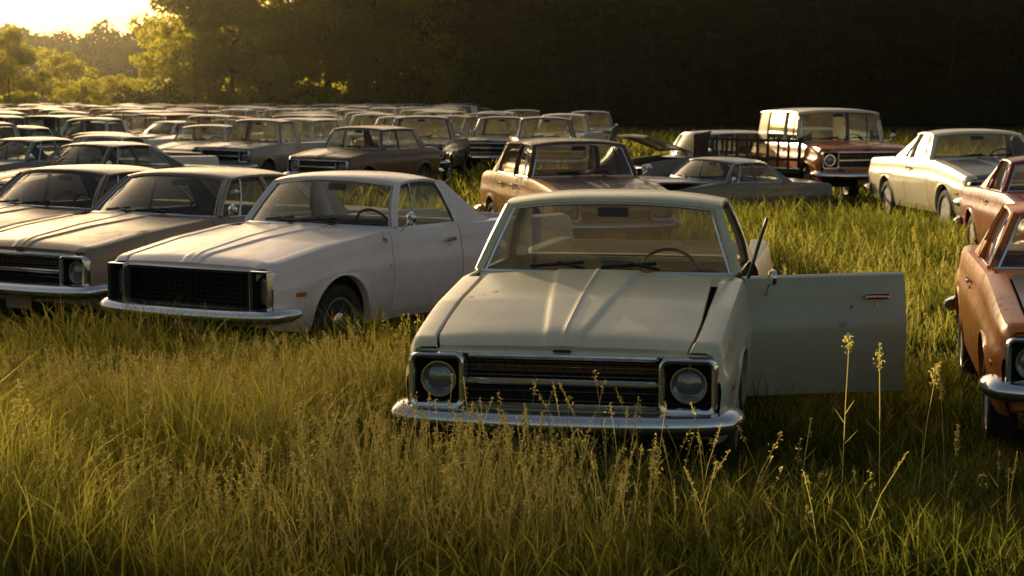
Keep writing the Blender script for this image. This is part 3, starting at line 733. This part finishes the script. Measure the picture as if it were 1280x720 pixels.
def stalks(n,y0,y1,hm,left=False,marg=.30,hs=1.0,pts=None):
    if pts is not None: X=np.array([p[0] for p in pts]);Y=np.array([p[1] for p in pts]); n=len(pts)
    else:
        Y=rng.uniform(y0,y1,n); X=rng.uniform(-1,.95,n)*(marg*Y+.6)
        if left:
            X=-np.abs(X)+rng.normal(size=n)*.5+.25
            keep=rng.uniform(0,1,n)<np.clip(patch(X*1.3,Y*1.3)*1.2-.05,.08,1); X=X[keep];Y=Y[keep];n=len(X)
    keep=np.ones(n,bool)
    for fx,fy,r,L in foot:
        c,s=math.cos(-r),math.sin(-r); dx,dy=X-fx,Y-fy; lx=dx*c-dy*s; ly=dx*s+dy*c
        keep&=~((np.abs(lx)<1.0)&(ly>-.6)&(ly<L+.1))
    X=X[keep];Y=Y[keep];n=len(X)
    H=hm*rng.uniform(.55,1.15,n)*(.75+.4*patch(X,Y))*np.where((Y>12)&(Y<17),.75,1); a=rng.uniform(0,6.28,n); lean=rng.uniform(0,.38,n)*H*(.3 if pts is not None else 1); ld=np.stack([np.cos(a),np.sin(a),0*a],1)
    base=np.stack([X,Y,0*X-.02],1); b=rng.uniform(0,6.28,n); side=np.stack([np.cos(b),np.sin(b),0*b],1); w=.0034
    def ctr(f):
        c=base+ld*(lean*f**2)[:,None]; c[:,2]+=H*f; return c
    fs=[0,.35,.7,1]; Q=[];R=[]
    for i in range(3):
        c0,c1=ctr(fs[i]),ctr(fs[i+1]); Q.append(np.stack([c0-side*w/2,c0+side*w/2,c1+side*w/2,c1-side*w/2],1)); R.append(rng.uniform(0,.5,n))
    big=rng.uniform(.4,1.5,n)*hs; hl=(.06+.10*rng.uniform(0,1,n))/H
    for k in range(26 if pts is None else 70):
        q=rng.uniform(0,1,n); f=1.0-hl*(1-q); c=ctr(f)+rng.normal(size=(n,3))*(.0080*big*(.25+np.sin(math.pi*np.clip(q*.9+.05,0,1))*.8))[:,None]
        Q.append(leaf_quads(c,.0080*min(hs,1.2),0,.4)); R.append(rng.uniform(.3,1,n))
    for k in range(4):
        f=rng.uniform(.15,.65,n); c=ctr(f); t=rng.uniform(0,6.28,n); dr=np.stack([np.cos(t),np.sin(t),0*t+.9],1)*.09; pr=np.stack([-np.sin(t),np.cos(t),0*t],1)*.0035
        Q.append(np.stack([c-pr,c+pr,c+dr+pr*.2,c+dr-pr*.2],1)); R.append(rng.uniform(0,.6,n))
    return np.concatenate(Q),np.concatenate(R)
A=[stalks(7000,8,13.5,.66,True),stalks(90,8,9.6,.58),stalks(1700,14,26,.46),
   stalks(0,0,0,.95,hs=1.35,pts=[(-.04,9.0),(-.02,9.15),(.10,8.9),(.65,8.8),(.66,9.0),(1.55,8.9),(1.75,9.0),(1.95,9.1),(2.1,9.0),(-.35,8.8),(2.2,9.6),(-1.2,8.8),(-1.8,9.2),(-2.3,9.0)])]
o=link('seeding_grass',quad_mesh('seeding_grass',np.concatenate([a[0] for a in A]),STALK,np.concatenate([a[1] for a in A]))); o['kind']='stuff'
# ---------------------------------------------------------------- haze
hm,nt,nd,lk=newmat('evening_haze'); out=N(nt,'ShaderNodeOutputMaterial'); vs=N(nt,'ShaderNodeVolumeScatter')
vs.inputs['Density'].default_value=.00050; vs.inputs['Anisotropy'].default_value=.94; vs.inputs['Color'].default_value=(1,.92,.70,1)
lk.new(vs.outputs[0],out.inputs['Volume'])
b=MB(); b.box((0,150,16),(340,190,40)); o=link('haze',b.mesh('haze',[hm])); o['kind']='structure'
# ---------------------------------------------------------------- light & world
AZ,EL=-24.5,13.5
w=bpy.data.worlds.new('World'); scene.world=w; w.use_nodes=True; nt=w.node_tree
bg=nt.nodes['Background']; sky=nt.nodes.new('ShaderNodeTexSky'); sky.sky_type='NISHITA'; sky.sun_disc=False
sky.sun_elevation=math.radians(EL); sky.sun_rotation=math.radians(AZ); sky.dust_density=3.8; sky.air_density=1.0; sky.ozone_density=1
mx=nt.nodes.new('ShaderNodeMix'); mx.data_type='RGBA'; mx.blend_type='MULTIPLY'; mx.inputs[0].default_value=1; mx.inputs[7].default_value=(1,.88,.74,1)
nt.links.new(sky.outputs[0],mx.inputs[6]); nt.links.new(mx.outputs[2],bg.inputs[0]); bg.inputs[1].default_value=.12
sd=bpy.data.lights.new('sun','SUN'); sd.energy=5; sd.angle=math.radians(.5); sd.color=(1,.80,.46)
so=bpy.data.objects.new('sun',sd); COL.objects.link(so)
d=Vector((math.sin(math.radians(AZ))*math.cos(math.radians(EL)),math.cos(math.radians(AZ))*math.cos(math.radians(EL)),math.sin(math.radians(EL))))
so.rotation_euler=(-d).to_track_quat('-Z','Y').to_euler(); so.location=(-20,40,20)
cd=bpy.data.cameras.new('camera'); cam=bpy.data.objects.new('camera',cd); COL.objects.link(cam); scene.camera=cam
cd.sensor_width=36; cd.lens=36*2400/1280; cd.clip_end=2000
cam.location=(0,0,2.15); cam.rotation_euler=(math.radians(90-math.degrees(math.atan(240/2400))),0,0)
cd.dof.use_dof=True; cd.dof.focus_distance=11.5; cd.dof.aperture_fstop=5.6
scene.view_settings.view_transform='Standard'; scene.view_settings.look='None'; scene.view_settings.exposure=0
